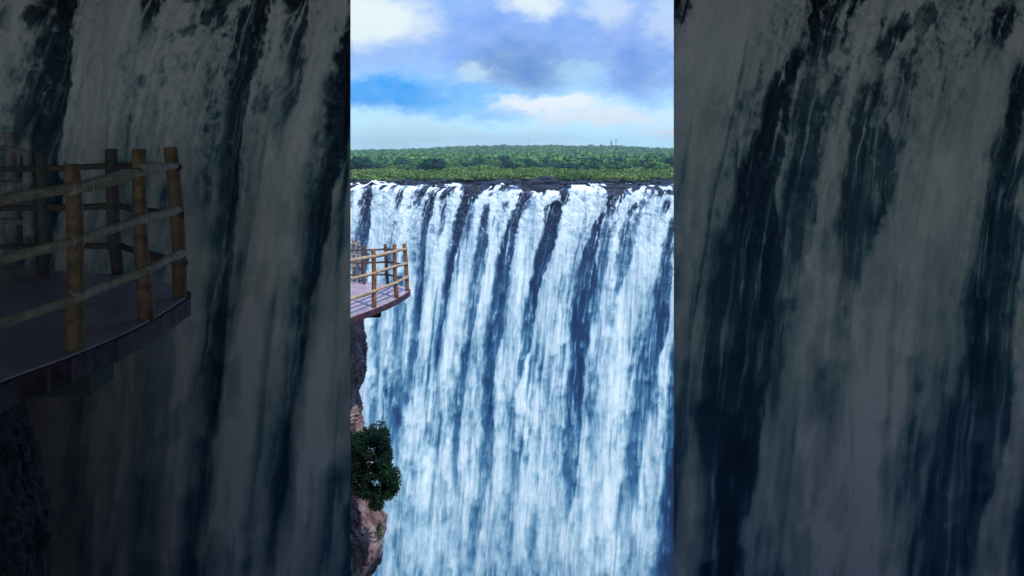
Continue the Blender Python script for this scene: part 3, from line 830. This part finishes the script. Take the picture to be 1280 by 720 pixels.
for i, (px, py, Y, w, h, lb) in enumerate([
    (770, 249, 243, 10.5, 13, 'large dark rock face splitting the stream near the right of the lip'),
    (591, 243, 243.5, 11.5, 11.5, 'broad dark rock face between two streams at the middle of the lip'),
    (694, 262, 242, 8.5, 9, 'dark wedge of rock below the lip, left of the widest stream'),
    (501, 248, 243, 4, 8, 'small dark rock dividing the water near the left of the lip'),
    (555, 277, 240, 3, 4, 'small dark knob of rock midway down the thin left streams'),
    (528, 242, 243, 9, 5, 'flat dark rock shelf capping the lip left of centre'),
    (818, 238, 243, 8, 5, 'brown rock hump in the foam by the right edge of the lip'),
    (655, 241, 245, 9, 6, 'jagged dark rock step at the lip, right of centre'),
    (685, 224, 275, 10, 4.5, 'dark mound of river rock standing up against the green bank'),
    (749, 219, 318, 11, 3, 'low dark outcrop amid the bright grass, left of the bare masts')]):
    x, y, z = at(px, py, Y); s = Y/F/1.0
    boulder(x, y, z, w*s*.95, w*s*.7 if i < 8 else w*s, h*s, i, lb)
for i in range(95):
    Y = 246*(310/246)**nr.uniform(0, 1); X = nr.uniform(-.30, .30)*Y; s = nr.uniform(.7, 2.6)
    boulder(X, Y, -11.6, s, s, s*nr.uniform(.25, .42), i, 'low dark wet rock scattered in the shallows above the lip', 'dark rocks above the lip')

# ------------------------------------------------------------ far building and masts
m_w, t, b = new_mat('white_wall'); b.inputs['Base Color'].default_value = (.8, .82, .82, 1)
m_r, t, b = new_mat('pale_roof'); b.inputs['Base Color'].default_value = (.72, .76, .80, 1)
m_g, t, b = new_mat('window_glass'); b.inputs['Base Color'].default_value = (.05, .08, .1, 1); b.inputs['Roughness'].default_value = .1
m_s, t, b = new_mat('mast_steel'); b.inputs['Base Color'].default_value = (.10, .13, .17, 1)
bx, by, bz = at(802, 206, 500)
hb = empty('lodge_building', (bx, by, bz-1.5), 'white low building half hidden in trees at the right', 'building')
mb = MB(); mb.box((bx, by, bz-.4), (6.4, 5, 2.6)); mb.build('wall', m_w, hb, False)
mb = MB(); V = [(bx-3.6, by-2.8, bz+.9), (bx+3.6, by-2.8, bz+.9), (bx+3.6, by+2.8, bz+.9), (bx-3.6, by+2.8, bz+.9), (bx-2.6, by, bz+1.9), (bx+2.6, by, bz+1.9)]
mb.add(V, [(0, 1, 5, 4), (1, 2, 5), (2, 3, 4, 5), (3, 0, 4), (3, 2, 1, 0)]); mb.build('roof', m_r, hb, False)
for k in (-1.8, 0, 1.8):
    mb = MB(); mb.box((bx+k, by-2.52, bz-.2), (.9, .08, 1)); mb.build('window', m_g, hb, False)
def mast(px, ptop, pbot, Y, w, label, arms):
    x, y, z0 = at(px, pbot, Y); _, _, z1 = at(px, ptop, Y)
    rt = empty('lattice_mast', (x, y, z0), label, 'mast')
    mb_ = MB()
    n_ = 9
    for sx, sy in ((-1, -1), (1, -1), (1, 1), (-1, 1)):
        mb_.log((x+sx*w, y+sy*w, z0), (x+sx*w*.25, y+sy*w*.25, z1), w*.16, w*.12, seg=5, rings=2, wob=0, dome=False)
    for k in range(n_):
        f0 = k/n_; f1 = (k+1)/n_; a0 = w*(1-.75*f0); a1 = w*(1-.75*f1); za = z0+(z1-z0)*f0; zb = z0+(z1-z0)*f1; s = 1 if k % 2 else -1
        for yy in (-1, 1): mb_.log((x-s*a0, y+yy*a0, za), (x+s*a1, y+yy*a1, zb), w*.09, w*.09, seg=4, rings=2, wob=0, dome=False)
    mb_.build('frame', m_s, rt, False)
    if arms:
        mb_ = MB()
        for f in arms:
            z = z0+(z1-z0)*f; mb_.box((x, y, z), (w*2.2, w*1.2, w*1.8))
        mb_.build('antenna', m_s, rt, False)
mast(764, 176, 190, 1500, 1.6, 'dark lattice mast on the skyline, left one of the close pair', (.75, .93))
mast(770, 174, 190, 1500, 1.3, 'dark lattice mast on the skyline, right one of the close pair', (.9,))
mast(751, 180, 194, 1300, 1.3, 'shorter dark mast rising from the wood left of the pair', (.9,))
mast(661, 172, 188, 1900, .9, 'hair thin mast alone on the skyline near the middle', ())

# ------------------------------------------------------------ shrub on the red cliff
YS = 16.5; u1 = YS/F
sx0, _, sz0 = at(455, 600, YS)
sh = empty('shrub', (sx0, YS+.2, sz0), 'dark green leafy shrub clinging to the reddish cliff', 'shrub')
lob = []
for (px, py, r) in [(448, 556, 20), (466, 548, 17), (480, 545, 12), (482, 568, 14), (484, 590, 15), (490, 604, 13), (470, 590, 22), (448, 590, 26), (476, 622, 12), (462, 612, 18), (486, 614, 12), (470, 566, 18), (440, 600, 26), (436, 560, 26)]:
    x, y, z = at(px, py, YS)
    for q in range(5):
        a_ = nr.uniform(0, 6.28); rr_ = r*u1*nr.uniform(.1, .62); s_ = r*u1*nr.uniform(.35, .62)
        lob.append((x+math.cos(a_)*rr_, y+nr.uniform(-.3, .3), z+math.sin(a_)*rr_, s_, s_, s_*.75))
C, Nn = crown_pts(nr, lob, 420, 1.75)
V, Fq = leaves(C, Nn, .028, nr)
mesh('foliage', V, Fq, M_leaf_near, sh, smooth=False)
mb = MB(); rr = random.Random(3)
for (px, py, r) in [(466, 548, 17), (484, 590, 15), (476, 622, 12), (482, 568, 14), (450, 560, 12)]:
    mb.log((sx0-.2, YS+.6, sz0-.2), at(px, py, YS), .022, .006, seg=6, rings=6, rnd=rr, wob=.1)
mb.build('branch', M_bark, sh)
tx, ty, tz = at(474, 664, 17.0)
C = np.array([tx, ty, tz]) + nr.normal(0, 1, (260, 3))*np.array([.05, .05, .10]); V, Fq = leaves(C, np.tile([0, -.5, .8], (260, 1)), .022, nr)
tag(mesh('fern', V, Fq, M_leaf_near, smooth=False), 'small green tuft on the edge of the reddish cliff below the shrub', 'plant')

# ------------------------------------------------------------ air
mh = bpy.data.materials.new('haze'); mh.use_nodes = True; t = mh.node_tree
for n in list(t.nodes): t.nodes.remove(n)
out = t.nodes.new('ShaderNodeOutputMaterial'); pv = t.nodes.new('ShaderNodeVolumePrincipled')
pv.inputs['Color'].default_value = (.75, .93, 1, 1); pv.inputs['Density'].default_value = .00020; pv.inputs['Anisotropy'].default_value = .2
t.links.new(pv.outputs[0], out.inputs['Volume'])
mb = MB(); mb.box((0, 2350, -50), (16000, 5100, 310)); hz = mb.build('haze', mh, smooth=False); tag(hz, kind='stuff')
